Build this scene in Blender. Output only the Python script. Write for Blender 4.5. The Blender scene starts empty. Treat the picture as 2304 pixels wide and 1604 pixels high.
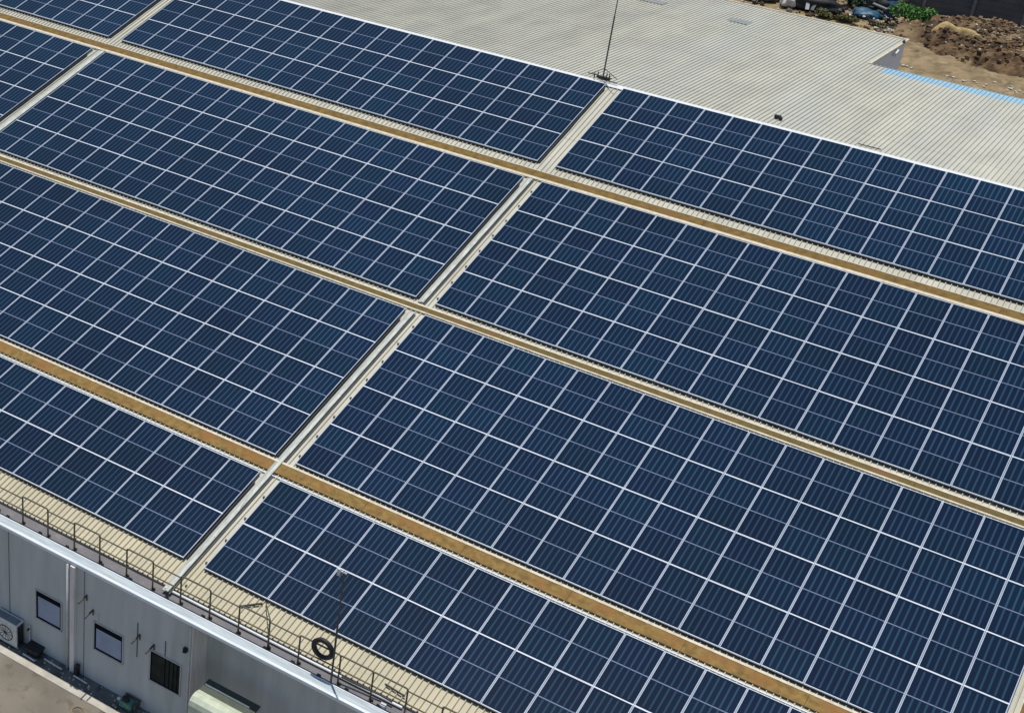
import bpy, math, random
from mathutils import Vector, Matrix
random.seed(7)
sc = bpy.context.scene
col = sc.collection
# ------------------------------------------------------------ camera
G = 4.5                                   # height of the roof's zero line over the ground
CAM = (17.713, -30.2316, 31.1588 + G)
RW = ((0.7692234003260212, 0.6383456177674631, -0.028464586201366535),
      (0.31485594493056346, -0.4174203412349716, -0.8524235993113755),
      (-0.556022566387751, 0.6467419353947839, -0.5220764069243818))
cd = bpy.data.cameras.new('camera')
cam = bpy.data.objects.new('camera', cd); col.objects.link(cam)
cam.matrix_world = Matrix(((RW[0][0], -RW[1][0], -RW[2][0], CAM[0]),
                           (RW[0][1], -RW[1][1], -RW[2][1], CAM[1]),
                           (RW[0][2], -RW[1][2], -RW[2][2], CAM[2]), (0, 0, 0, 1)))
cd.sensor_width = 36; cd.lens = 57.69; cd.shift_x = 0.53125; cd.shift_y = -0.08767
cd.clip_start = 0.5; cd.clip_end = 3000
sc.camera = cam
# ------------------------------------------------------------ sky and sun
SD = Vector((-0.13, 0.125, 1.0)).normalized()
elev = math.asin(SD.z); azim = math.atan2(SD.x, SD.y)
w = bpy.data.worlds.new('World'); sc.world = w; w.use_nodes = True
nt = w.node_tree; bg = nt.nodes['Background']
sky = nt.nodes.new('ShaderNodeTexSky'); sky.sky_type = 'NISHITA'; sky.sun_disc = False
sky.sun_elevation = elev; sky.sun_rotation = azim; sky.dust_density = 0.6
nt.links.new(sky.outputs[0], bg.inputs[0]); bg.inputs[1].default_value = 0.095
sd = bpy.data.lights.new('sun', 'SUN'); sd.energy = 3.45; sd.angle = math.radians(0.53); sd.color = (1, 0.955, 0.88)
so = bpy.data.objects.new('sun', sd); col.objects.link(so); so.location = (0, 0, 60)
so.rotation_euler = SD.to_track_quat('Z', 'Y').to_euler()
sc.view_settings.view_transform = 'Standard'; sc.view_settings.look = 'None'
sc.view_settings.exposure = 0.0; sc.view_settings.gamma = 1.0

# ------------------------------------------------------------ helpers
def srgb(r, g, b):
    return tuple((c/255/12.92 if c/255 <= .04045 else ((c/255+.055)/1.055)**2.4) for c in (r, g, b)) + (1,)

def mat(name, base, var=None, scale=3.0, rough=.6, metal=0.0, bump=0.0, bscale=30, stretch=(1, 1, 1), mix=(.35, .65), spec=.5, third=None, tscale=1.0, tmix=(.55, .7)):
    m = bpy.data.materials.new(name); m.use_nodes = True
    n = m.node_tree.nodes; l = m.node_tree.links; p = n['Principled BSDF']
    p.inputs['Roughness'].default_value = rough; p.inputs['Metallic'].default_value = metal
    p.inputs['Specular IOR Level'].default_value = spec
    tc = n.new('ShaderNodeTexCoord'); mp = n.new('ShaderNodeMapping'); mp.inputs['Scale'].default_value = stretch
    geo = n.new('ShaderNodeNewGeometry'); l.new(geo.outputs['Position'], mp.inputs[0])
    def noise(s, d=5):
        t = n.new('ShaderNodeTexNoise'); t.inputs['Scale'].default_value = s; t.inputs['Detail'].default_value = d
        l.new(mp.outputs[0], t.inputs['Vector']); return t
    def ramp(src, a, b):
        r = n.new('ShaderNodeMapRange'); r.inputs[1].default_value = a; r.inputs[2].default_value = b
        l.new(src, r.inputs[0]); return r.outputs[0]
    cur = None
    def mixc(a, b, fac):
        x = n.new('ShaderNodeMix'); x.data_type = 'RGBA'; l.new(fac, x.inputs[0])
        if isinstance(a, tuple): x.inputs[6].default_value = a
        else: l.new(a, x.inputs[6])
        x.inputs[7].default_value = b; return x.outputs[2]
    if var is None: var = tuple(c*.82 for c in base[:3]) + (1,)
    cur = mixc(base, var, ramp(noise(scale).outputs['Fac'], *mix))
    if third: cur = mixc(cur, third, ramp(noise(tscale, 8).outputs['Fac'], *tmix))
    l.new(cur, p.inputs['Base Color'])
    if bump:
        b = n.new('ShaderNodeBump'); b.inputs['Strength'].default_value = bump; b.inputs['Distance'].default_value = .02
        l.new(noise(bscale).outputs['Fac'], b.inputs['Height']); l.new(b.outputs[0], p.inputs['Normal'])
    return m

M = {
 'roof': mat('painted_roof_sheet', (.56, .54, .45, 1), (.49, .475, .395, 1), 1.3, .55, stretch=(1.5, .25, 1), third=(.40, .38, .31, 1), tscale=.9, tmix=(.6, .8)),
 'roof2': mat('weathered_roof_sheet', (.57, .555, .46, 1), (.48, .47, .40, 1), .9, .55, stretch=(1.4, .3, 1), third=(.53, .53, .47, 1), tscale=.25, tmix=(.45, .7)),
 'white': mat('white_painted_metal', (.78, .79, .77, 1), (.68, .70, .69, 1), 4, .45),
 'cap': mat('parapet_cap_metal', (.78, .83, .86, 1), (.66, .72, .76, 1), 3, .4, stretch=(.4, 4, 4)),
 'capfloor': mat('parapet_cap_dusty_metal', (.50, .56, .58, 1), (.38, .43, .45, 1), 3, .6, stretch=(.6, 4, 4)),
 'gutter': mat('gutter_mortar', (.19, .175, .18, 1), (.15, .145, .15, 1), 4, .8, third=(.23, .21, .21, 1), tscale=2),
 'wall': mat('cement_wall', (.55, .57, .57, 1), (.47, .495, .49, 1), 3.0, .85, stretch=(1, 1, .12), third=(.38, .41, .38, 1), tscale=1.1, tmix=(.54, .74), bump=.2),
 'wallside': mat('streaked_wall_render', (.85, .80, .78, 1), (.66, .62, .60, 1), 6, .85, stretch=(1, 3, .15)),
 'pipe': mat('pvc_pipe', (.62, .62, .64, 1), None, 5, .5),
 'grate1': mat('worn_brown_grating', srgb(146, 117, 60), srgb(112, 88, 40), 5, .8, third=srgb(142, 98, 48), tscale=1.6, tmix=(.48, .7), bump=.5, bscale=60),
 'grate': mat('brown_grating', srgb(130, 102, 44), srgb(98, 78, 30), 5, .8, third=srgb(120, 88, 44), tscale=1.6, tmix=(.5, .72), bump=.4, bscale=60),
 'grate2': mat('olive_grating', srgb(112, 92, 40), srgb(92, 78, 34), 6, .75, third=srgb(118, 86, 50), tscale=1.0, tmix=(.55, .7), bump=.4, bscale=60),
 'edge': mat('cream_edge_trim', (.72, .65, .49, 1), (.54, .47, .34, 1), 7, .6),
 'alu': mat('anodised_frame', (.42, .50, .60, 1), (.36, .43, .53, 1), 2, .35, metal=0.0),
 'alu_glint': mat('glint_end_frame', (.74, .80, .88, 1), (.66, .72, .80, 1), 2, .35),  # end bars coloured brighter to carry the glint along row seams
 'clamp': mat('clamp_metal', (.60, .63, .68, 1), None, 5, .4, metal=.2),
 'tray': mat('cable_tray_cover', (.62, .64, .57, 1), (.42, .44, .39, 1), 5, .7, stretch=(3, .6, 1), third=(.34, .34, .29, 1), tscale=3, tmix=(.56, .75)),
 'traydull': mat('dull_tray_side', (.44, .45, .41, 1), (.33, .34, .31, 1), 4, .6, stretch=(5, 1, 1)),
 'mast': mat('weathered_mast_steel', (.16, .155, .15, 1), (.10, .10, .10, 1), 6, .6),
 'rail': mat('railing_olive_paint', (.12, .105, .055, 1), (.075, .065, .04, 1), 6, .6),
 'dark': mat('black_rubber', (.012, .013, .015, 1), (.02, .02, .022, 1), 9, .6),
 'steel': mat('dark_steel', (.075, .07, .065, 1), (.05, .045, .04, 1), 6, .6),
 'winframe': mat('black_window_frame', (.004, .007, .012, 1), None, 5, .8, spec=.1),
 'blind': mat('window_blind', (.33, .40, .56, 1), (.27, .33, .46, 1), 2, .35),
 'darkglass': mat('dark_glass', (.008, .012, .014, 1), (.02, .03, .03, 1), 3, .5, spec=.15),
 'trim': mat('grey_trim', (.46, .48, .50, 1), None, 5, .6),
 'acwhite': mat('ac_casing', (.66, .68, .66, 1), (.5, .53, .5, 1), 6, .5),
 'actop': mat('ac_grey_top', (.20, .24, .25, 1), (.14, .17, .18, 1), 8, .7),
 'olive': mat('shaded_canopy_sheet', (.085, .10, .075, 1), (.06, .075, .06, 1), 6, .7),  # dark olive puts the building's shade into the rear sheet's colour
 'creamsheet': mat('cream_awning', (.60, .65, .50, 1), (.47, .52, .40, 1), 4, .6),
 'ground': mat('dry_dirt', srgb(152, 132, 102), srgb(118, 104, 74), 1.2, .95, third=srgb(158, 138, 106), tscale=2.0, tmix=(.5, .64), bump=.7, bscale=8),
 'yard': mat('yard_concrete', (.225, .195, .155, 1), (.165, .145, .115, 1), .9, .9, third=(.12, .105, .08, 1), tscale=2.2, tmix=(.55, .72), bump=.3, bscale=20),
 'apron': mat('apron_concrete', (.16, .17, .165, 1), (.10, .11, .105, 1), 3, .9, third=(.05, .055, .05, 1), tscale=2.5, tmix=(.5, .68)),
 'kerb': mat('kerb_concrete', (.54, .50, .43, 1), (.42, .39, .33, 1), 2.4, .85, third=(.30, .27, .22, 1), tscale=3, tmix=(.58, .75)),
 'blue': mat('blue_translucent_sheet', (.27, .47, .60, 1), (.38, .58, .70, 1), 6, .45, stretch=(3, .5, 1)),
 'gable': mat('gable_cladding', (.80, .82, .88, 1), (.66, .70, .78, 1), 1.5, .6, stretch=(1, 6, .3)),
 'bwall': mat('boundary_concrete', (.12, .122, .135, 1), (.085, .09, .098, 1), 1.2, .9, third=(.10, .115, .10, 1), tscale=.7, tmix=(.55, .7), bump=.3),
 'bpost': mat('boundary_post', (.22, .225, .235, 1), (.17, .175, .18, 1), 4, .9),
 'dirt': mat('excavated_dirt', srgb(118, 94, 68), srgb(72, 54, 38), 1.5, .98, third=srgb(140, 120, 90), tscale=.75, tmix=(.5, .62), bump=1.0, bscale=7, mix=(.42, .56)),
 'sand': mat('pale_sand', srgb(196, 174, 124), srgb(160, 136, 92), 3, .98, bump=.6, bscale=8),
 'patch': mat('grey_patch_sheet', (.26, .28, .28, 1), (.20, .22, .22, 1), 4, .6),
 'bluecloth': mat('blue_tarp', (.03, .12, .20, 1), (.02, .07, .12, 1), 5, .5),
 'bluedrum': mat('blue_plastic', (.02, .06, .16, 1), (.015, .04, .1, 1), 5, .4),
 'sack': mat('white_sack', (.72, .70, .66, 1), (.5, .48, .45, 1), 5, .8),
 'greenplastic': mat('green_plastic', (.10, .28, .22, 1), (.05, .14, .11, 1), 9, .6),
}
def leafmat(name, a, b):
    m = mat(name, a, b, 5, .7, mix=(.4, .6)); return m
M['leaf_bright'] = leafmat('bright_leaves', (.07, .19, .035, 1), (.11, .26, .06, 1))
M['leaf_dark'] = leafmat('dark_leaves', (.03, .075, .035, 1), (.055, .12, .05, 1))
M['leaf_dry'] = leafmat('dry_leaves', (.16, .15, .05, 1), (.10, .11, .04, 1))
M['bark'] = mat('bark', (.10, .07, .045, 1), None, 12, .9)

# dust and yellowing on the lowest, most weathered metre of the roof sheet
def eave_dust(m, y0, y1, tint):
    n = m.node_tree.nodes; l = m.node_tree.links; p = n['Principled BSDF']
    src = p.inputs['Base Color'].links[0].from_socket
    g = n.new('ShaderNodeNewGeometry'); sp = n.new('ShaderNodeSeparateXYZ'); l.new(g.outputs['Position'], sp.inputs[0])
    r = n.new('ShaderNodeMapRange'); r.inputs[1].default_value = y0; r.inputs[2].default_value = y1; l.new(sp.outputs[1], r.inputs[0])
    x = n.new('ShaderNodeMix'); x.data_type = 'RGBA'; x.blend_type = 'MULTIPLY'; l.new(r.outputs[0], x.inputs[0]); l.new(src, x.inputs[6]); x.inputs[7].default_value = tint
    l.new(x.outputs[2], p.inputs['Base Color'])
eave_dust(M['roof'], 1.2, -.2, (.96, .90, .76, 1))

def sheet_rows(m, axis_y0, step, dark):
    # each metre-wide sheet has its own tone; rows of screws and laps run across the sheets
    n = m.node_tree.nodes; l = m.node_tree.links; p = n['Principled BSDF']
    src = p.inputs['Base Color'].links[0].from_socket
    g = n.new('ShaderNodeNewGeometry'); sp = n.new('ShaderNodeSeparateXYZ'); l.new(g.outputs['Position'], sp.inputs[0])
    def mth(op, a, b):
        x = n.new('ShaderNodeMath'); x.operation = op
        for i, v in enumerate((a, b)):
            if isinstance(v, (int, float)): x.inputs[i].default_value = v
            else: l.new(v, x.inputs[i])
        return x.outputs[0]
    wn = n.new('ShaderNodeTexWhiteNoise'); wn.noise_dimensions = '1D'; l.new(mth('FLOOR', mth('DIVIDE', mth('SUBTRACT', sp.outputs[0], -46), 1.0002), 0), wn.inputs['W'])
    row = mth('LESS_THAN', mth('FRACT', mth('DIVIDE', mth('ADD', sp.outputs[1], axis_y0), step), 0), .035)
    lap = mth('LESS_THAN', mth('FRACT', mth('DIVIDE', mth('ADD', sp.outputs[1], axis_y0), step*5), 0), .006)
    k = mth('SUBTRACT', mth('ADD', mth('MULTIPLY', wn.outputs['Value'], .09), .94), mth('ADD', mth('MULTIPLY', row, dark), mth('MULTIPLY', lap, .25)))
    v = n.new('ShaderNodeVectorMath'); v.operation = 'SCALE'; l.new(src, v.inputs[0]); l.new(k, v.inputs[3]); l.new(v.outputs[0], p.inputs['Base Color'])
sheet_rows(M['roof2'], 2.0, 1.35, .10); sheet_rows(M['roof'], 2.0, 1.35, .08)

# solar glass: cell columns, middle gap, per-panel tint
def make_glass():
    m = bpy.data.materials.new('solar_cells'); m.use_nodes = True
    n = m.node_tree.nodes; l = m.node_tree.links; p = n['Principled BSDF']
    def math_(op, a, b=None, c=None):
        x = n.new('ShaderNodeMath'); x.operation = op
        for i, v in enumerate((a, b, c)):
            if v is None: continue
            if isinstance(v, (int, float)): x.inputs[i].default_value = v
            else: l.new(v, x.inputs[i])
        return x.outputs[0]
    def sstep(v, a, b, hi=1.0):
        r = n.new('ShaderNodeMapRange'); r.interpolation_type = 'SMOOTHSTEP'
        r.inputs[1].default_value = a; r.inputs[2].default_value = b; r.inputs[3].default_value = hi; r.inputs[4].default_value = 0
        l.new(v, r.inputs[0]); return r.outputs[0]
    uv = n.new('ShaderNodeUVMap'); uv.uv_map = 'uv'; sp = n.new('ShaderNodeSeparateXYZ'); l.new(uv.outputs[0], sp.inputs[0])
    U, V = sp.outputs[0], sp.outputs[1]
    d = math_('ABSOLUTE', math_('SUBTRACT', math_('FRACT', math_('ADD', math_('MULTIPLY', U, 6), .5)), .5))
    inner = math_('MULTIPLY', math_('GREATER_THAN', U, .05), math_('LESS_THAN', U, .95))
    stripe = math_('MULTIPLY', sstep(d, .03, .22), inner)
    mid = math_('ABSOLUTE', math_('SUBTRACT', V, .5))
    midl = sstep(mid, .007, .010)
    dm = sstep(mid, .006, .03)            # stripes fade at the middle and the ends
    vend = math_('ABSOLUTE', math_('SUBTRACT', V, .5)); endf = sstep(vend, .45, .49, 1.0)
    stripe = math_('MULTIPLY', math_('MULTIPLY', stripe, math_('SUBTRACT', 1, dm)), endf)
    oi = n.new('ShaderNodeObjectInfo'); at = n.new('ShaderNodeAttribute'); at.attribute_name = 'seed'
    half = math_('GREATER_THAN', V, .5)
    seed = math_('ADD', math_('ADD', math_('MULTIPLY', oi.outputs['Random'], 91.7), math_('MULTIPLY', at.outputs['Fac'], 53.3)), math_('MULTIPLY', half, 13.13))
    wn = n.new('ShaderNodeTexWhiteNoise'); wn.noise_dimensions = '1D'; l.new(seed, wn.inputs['W'])
    ws = n.new('ShaderNodeSeparateColor'); l.new(wn.outputs['Color'], ws.inputs[0])
    geo = n.new('ShaderNodeNewGeometry')
    tn = n.new('ShaderNodeTexNoise'); tn.inputs['Scale'].default_value = 1.6; tn.inputs['Detail'].default_value = 4; l.new(geo.outputs['Position'], tn.inputs['Vector'])
    def mixc(a, b, f):
        x = n.new('ShaderNodeMix'); x.data_type = 'RGBA'; l.new(f, x.inputs[0])
        for i, v in ((6, a), (7, b)):
            if isinstance(v, tuple): x.inputs[i].default_value = v
            else: l.new(v, x.inputs[i])
        return x.outputs[2]
    r1 = n.new('ShaderNodeMapRange'); r1.inputs[1].default_value = .15; r1.inputs[2].default_value = 1.0; l.new(math_('ADD', math_('MULTIPLY', wn.outputs['Value'], .55), math_('MULTIPLY', tn.outputs['Fac'], .5)), r1.inputs[0])
    base = mixc((.0020, .0088, .031, 1), (.0018, .0122, .031, 1), r1.outputs[0])
    st = mixc((.025, .053, .100, 1), (.018, .060, .095, 1), r1.outputs[0])
    c = mixc(base, st, stripe)
    tone = n.new('ShaderNodeMapRange'); tone.inputs[3].default_value = .88; tone.inputs[4].default_value = 1.14; l.new(ws.outputs[1], tone.inputs[0])
    big = n.new('ShaderNodeTexNoise'); big.inputs['Scale'].default_value = .12; big.inputs['Detail'].default_value = 3; l.new(geo.outputs['Position'], big.inputs['Vector'])
    bt = n.new('ShaderNodeMapRange'); bt.inputs[1].default_value = .3; bt.inputs[2].default_value = .7; bt.inputs[3].default_value = .8; bt.inputs[4].default_value = 1.2; l.new(big.outputs['Fac'], bt.inputs[0])
    vm = n.new('ShaderNodeVectorMath'); vm.operation = 'SCALE'; l.new(c, vm.inputs[0]); l.new(math_('MULTIPLY', tone.outputs[0], bt.outputs[0]), vm.inputs[3]); c = vm.outputs[0]
    c = mixc(c, (.17, .215, .32, 1), midl)
    l.new(c, p.inputs['Base Color']); p.inputs['Roughness'].default_value = .22; p.inputs['IOR'].default_value = 1.36
    p.inputs['Specular IOR Level'].default_value = .5
    return m
M['glass'] = make_glass()

TH = math.radians(7.0); CT, ST = math.cos(TH), math.sin(TH)
def RP(x, s, n=0.0):                       # point on the near roof slope
    return (x, s*CT - n*ST, s*ST + n*CT + G)
RIDGE_S = 29.45; YR = RIDGE_S*CT; ZR = RIDGE_S*ST - .10 + G
FA = math.radians(12.0)
def FP(x, d, n=0.0):                       # point on the far roof slope, d metres down from the ridge
    return (x, YR + d*math.cos(FA) + n*math.sin(FA), ZR - d*math.sin(FA) + n*math.cos(FA))
def W(x, y, z): return (x, y, z + G)

class MB:
    def __init__(s): s.v = []; s.f = []
    def quad(s, a, b, c, d): i = len(s.v); s.v += [a, b, c, d]; s.f.append((i, i+1, i+2, i+3)); return s
    def hexa(s, p):                        # p: 8 points, bottom 4 then top 4 (same winding)
        i = len(s.v); s.v += list(p)
        for q in ((3, 2, 1, 0), (4, 5, 6, 7), (0, 1, 5, 4), (1, 2, 6, 5), (2, 3, 7, 6), (3, 0, 4, 7)): s.f.append(tuple(i+k for k in q))
        return s
    def box(s, x0, x1, y0, y1, z0, z1, fn=lambda x, y, z: (x, y, z)):
        return s.hexa([fn(*q) for q in ((x0, y0, z0), (x1, y0, z0), (x1, y1, z0), (x0, y1, z0), (x0, y0, z1), (x1, y0, z1), (x1, y1, z1), (x0, y1, z1))])
    def tube(s, pts, r, seg=8, r2=None):
        pts = [Vector(p) for p in pts]; rings = []
        for k, p in enumerate(pts):
            d = (pts[min(k+1, len(pts)-1)] - pts[max(k-1, 0)]).normalized()
            a = d.cross(Vector((0, 0, 1)));
            if a.length < 1e-3: a = d.cross(Vector((0, 1, 0)))
            a.normalize(); b = d.cross(a)
            rr = r if r2 is None else r + (r2-r)*k/(len(pts)-1)
            base = len(s.v)
            for j in range(seg):
                t = 2*math.pi*j/seg; s.v.append(tuple(p + a*math.cos(t)*rr + b*math.sin(t)*rr))
            rings.append(base)
        for k in range(len(rings)-1):
            for j in range(seg):
                s.f.append((rings[k]+j, rings[k]+(j+1) % seg, rings[k+1]+(j+1) % seg, rings[k+1]+j))
        s.f.append(tuple(rings[0]+j for j in range(seg))[::-1]); s.f.append(tuple(rings[-1]+j for j in range(seg)))
        return s
    def build(s, name, m, parent=None, smooth=False, bevel=0):
        o0 = Vector((0, 0, 0)); p = parent
        while p is not None: o0 += p.location; p = p.parent
        if parent is None:
            xs = [v[0] for v in s.v]; ys = [v[1] for v in s.v]; zs = [v[2] for v in s.v]
            o0 = Vector(((min(xs)+max(xs))/2, (min(ys)+max(ys))/2, min(zs)))
        me = bpy.data.meshes.new(name)
        me.from_pydata([tuple(Vector(v)-o0) for v in s.v], [], s.f); me.update()
        me.materials.append(m)
        if smooth:
            for q in me.polygons: q.use_smooth = True
        o = bpy.data.objects.new(name, me); col.objects.link(o)
        if parent is not None: o.parent = parent
        else: o.location = o0
        if bevel:
            b = o.modifiers.new('bevel', 'BEVEL'); b.width = bevel; b.segments = 2; b.limit_method = 'ANGLE'
        return o
def tag(o, label=None, cat=None, group=None, kind=None):
    if label: o['label'] = label
    if cat: o['category'] = cat
    if group: o['group'] = group
    if kind: o['kind'] = kind
    return o
def empty(name, loc, label=None, cat=None, group=None):
    o = bpy.data.objects.new(name, None); col.objects.link(o); o.location = loc; o.empty_display_size = .3
    return tag(o, label, cat, group)

# ------------------------------------------------------------ ground
def sheet(name, x0, x1, y0, y1, z, m): return tag(MB().quad((x0, y0, z), (x1, y0, z), (x1, y1, z), (x0, y1, z)).build(name, m), kind='structure')
sheet('ground', -900, 900, -900, 900, 0, M['ground'])
sheet('yard', -60, 45, -30, -2.32, .004, M['yard'])
kb = MB(); kb.box(-60, 45, -2.56, -2.30, 0, .03)
tag(kb.build('kerb', M['kerb'], bevel=.02), kind='structure')
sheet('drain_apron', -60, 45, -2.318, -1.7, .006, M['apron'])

# ------------------------------------------------------------ factory building
X0, X1 = -46.0, 31.0
NOTCH = X0 + 308*.1667; DFAR = 24.45; DNEAR = 16.25
B = empty('factory_building', (-8, 20, 0), 'large grey factory building under a cream ribbed metal roof carrying the solar panels', 'building')
PITCH = .1667
def ribs(mb, x0, x1, a, b, P, base):
    k = int(round((x1-x0)/PITCH)); prof = []
    for i in range(k):
        x = x0 + i*PITCH
        prof += [(x, base), (x+.104, base), (x+.110, base+.050), (x+.128, base+.050), (x+.146, base)]
    prof.append((x0 + k*PITCH, base))
    i0 = len(mb.v)
    for (x, n) in prof: mb.v += [P(x, a, n), P(x, b, n)]
    for i in range(len(prof)-1): mb.f.append((i0+2*i, i0+2*i+2, i0+2*i+3, i0+2*i+1))
    # thickness at both ends
mb = MB(); ribs(mb, X0, X1, -1.00, RIDGE_S, RP, -.150); mb.build('roof_sheet', M['roof'], B)
mb = MB(); ribs(mb, X0, NOTCH, 0, DFAR, FP, -.035); ribs(mb, NOTCH, X1, 0, DNEAR-1.25, FP, -.035)
fr = mb.build('far_roof_sheet', M['roof2'], B)
mb = MB(); ribs(mb, NOTCH+.6668, X1, DNEAR-1.25, DNEAR, FP, -.035); mb.build('translucent_eave', M['blue'], B)
mb = MB(); ribs(mb, NOTCH, NOTCH+.6668, DNEAR-1.25, DNEAR, FP, -.035); mb.build('eave_end_sheet', M['roof2'], B)
mb = MB()                                   # ridge flashing: a folded cap
for a, b in ((X0, X1),):
    mb.hexa([RP(a, 29.27, -.105), RP(b, 29.27, -.105), FP(b, .02, -.002), FP(a, .02, -.002), RP(a, 29.27, -.09), RP(b, 29.27, -.09), FP(b, .02, .03), FP(a, .02, .03)])
    mb.hexa([FP(a, .02, -.004), FP(b, .02, -.004), FP(b, .22, -.004), FP(a, .22, -.004), FP(a, .02, .03), FP(b, .02, .03), FP(b, .22, .012), FP(a, .22, .012)])
mb.build('ridge_flashing', M['white'], B)
mb = MB(); mb.box(X0, NOTCH+.05, DFAR-.14, DFAR+.05, -.06, .015, FP); mb.box(NOTCH-.05, NOTCH+.06, DNEAR, DFAR-.14, -.05, .012, FP)
mb.build('eave_trim', M['edge'], B)
# walls: front wall, deep recess to the right
ZW = -.40
mb = MB(); mb.box(X0, .80, -1.76, -1.10, -G, ZW, W)
# gable walls and rear walls
def rpz(y): return (y/CT)*ST - .17
def wall_slab(mb, x0, x1, ya, yb, za, zb): mb.hexa([W(x0, ya, -G), W(x1, ya, -G), W(x1, yb, -G), W(x0, yb, -G), W(x0, ya, za), W(x1, ya, za), W(x1, yb, zb), W(x0, yb, zb)])
zf = lambda d: ZR - G - d*math.sin(FA) - .05
front = mb.build('front_wall', M['wall'], B)
mb = MB(); mb.box(.80, X1, -.97, -.75, -G, ZW, W); mb.build('recessed_wall', M['wall'], B)
mb = MB(); mb.box(.802, .83, -1.755, -.972, -G, ZW, W); mb.build('wall_return', M['wallside'], B)
mb = MB()
for x0, x1 in ((X0+.2, X0+.4), (X1-.4, X1-.2)):
    wall_slab(mb, x0, x1, -1.08 if x0 < 0 else -.74, YR, ZW if x0 < 0 else ZW, rpz(YR)-.03)
ye = FP(0, DFAR-.3)[1]; yn = FP(0, DNEAR-.3)[1]
wall_slab(mb, X0+.2, X0+.4, YR+.01, ye, zf(0)-.02, zf(DFAR-.3))
wall_slab(mb, X1-.4, X1-.2, YR+.01, yn, zf(0)-.02, zf(DNEAR-.3))
mb.build('side_wall', M['wall'], B)
mb = MB(); wall_slab(mb, NOTCH-.18, NOTCH-.02, yn+.02, ye-.02, zf(DNEAR-.3)-.03, zf(DFAR-.3)-.03)
mb.build('gable_wall', M['gable'], B)
mb = MB(); mb.box(X0+.42, NOTCH-.2, ye-.16, ye, -G, zf(DFAR-.3)-.03, W); mb.box(NOTCH-.16, X1-.42, yn-.16, yn-.002, -G, zf(DNEAR-.3)-.05, W)
mb.build('rear_wall', M['wall'], B)
# fascia, gutter slab and parapet cap
mb = MB(); mb.box(X0, X1, -.985, -.965, -.44, -.285, W); mb.build('fascia', M['gutter'], B)
mb = MB(); mb.box(X0, X1, -1.70, -.99, -.39, -.36, W); mb.build('gutter', M['gutter'], B)
mb = MB(); mb.box(X0, X1, -1.745, -1.44, -.355, -.30, W); cap = mb.build('parapet_cap', M['capfloor'], B)
mb = MB(); mb.box(X0, X1, -1.80, -1.70, -.40, -.272, W); mb.build('cap_lip', M['cap'], B, bevel=.02)
mb = MB(); mb.box(X0, X1, -1.455, -1.425, -.355, -.288, W); mb.build('cap_lip', M['cap'], B)
for x in (-5.89, -4.69, -3.72, -2.50, -1.52, -.31, .87, 1.95, 2.8, 3.63, 4.4, 5.2, 6.1):
    MB().box(x-.05, x+.05, -1.42, -1.33, -.358, -.27, W).build('gutter_bracket', M['dark'], B)
# pilaster and rain pipe
MB().box(-3.245, -3.09, -1.86, -1.762, -G, -.41, W).build('pilaster', M['wallside'], B)
MB().tube([W(-3.345, -1.84, -.42), W(-3.345, -1.84, -G+.02)], .035, 10).build('rain_pipe', M['pipe'], B, smooth=True)
# windows
def window(x0, x1, z0, z1, kind):
    f = empty('window', (0, 0, 0)); f.parent = B
    f.location = Vector((x0, -1.76, z0+G)) - B.location
    t = .045
    m_ = MB()
    m_.box(x0-t, x1+t, -1.785, -1.7615, z1, z1+t, W); m_.box(x0-t, x1+t, -1.80, -1.7615, z0-t, z0, W)
    m_.box(x0-t, x0, -1.785, -1.7615, z0, z1, W); m_.box(x1, x1+t, -1.785, -1.7615, z0, z1, W)
    m_.build('window_trim', M['trim'], f)
    m_ = MB()
    if kind == 'blind':
        a, bt, c, d = .055, .19, .03, .06
        m_.box(x0, x1, -1.783, -1.7625, z1-bt, z1, W); m_.box(x0, x1, -1.783, -1.7625, z0, z0+d, W)
        m_.box(x0, x0+a, -1.783, -1.7625, z0+d, z1-bt, W); m_.box(x1-c, x1, -1.783, -1.7625, z0+d, z1-bt, W)
        m_.build('window_frame', M['winframe'], f)
        MB().box(x0+a, x1-c, -1.772, -1.7625, z0+d, z1-bt, W).build('pane', M['blind'], f)
    else:
        a = .03
        m_.box(x0, x1, -1.783, -1.7625, z1-a, z1, W); m_.box(x0, x1, -1.783, -1.7625, z0, z0+a, W)
        m_.box(x0, x0+a, -1.783, -1.7625, z0+a, z1-a, W); m_.box(x1-a, x1, -1.783, -1.7625, z0+a, z1-a, W)
        for xx in (.48, .62, .76, .88): m_.box(x0+xx-.008, x0+xx+.008, -1.786, -1.7625, z0+a, z1-a, W)
        m_.build('window_frame', M['winframe'], f)
        MB().box(x0+a, x1-a, -1.772, -1.7625, z0+a, z1-a, W).build('pane', M['darkglass'], f)
window(-4.53, -3.63, -3.17, -2.11, 'blind'); window(-2.42, -1.45, -3.15, -2.14, 'blind'); window(-.48, .49, -3.17, -2.07, 'dark')
for x in (-9.2, -5.55, -2.8):
    MB().box(x-.012, x+.012, -1.768, -1.7605, -G, -.41, W).build('wall_seam', M['gutter'], B)
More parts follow.
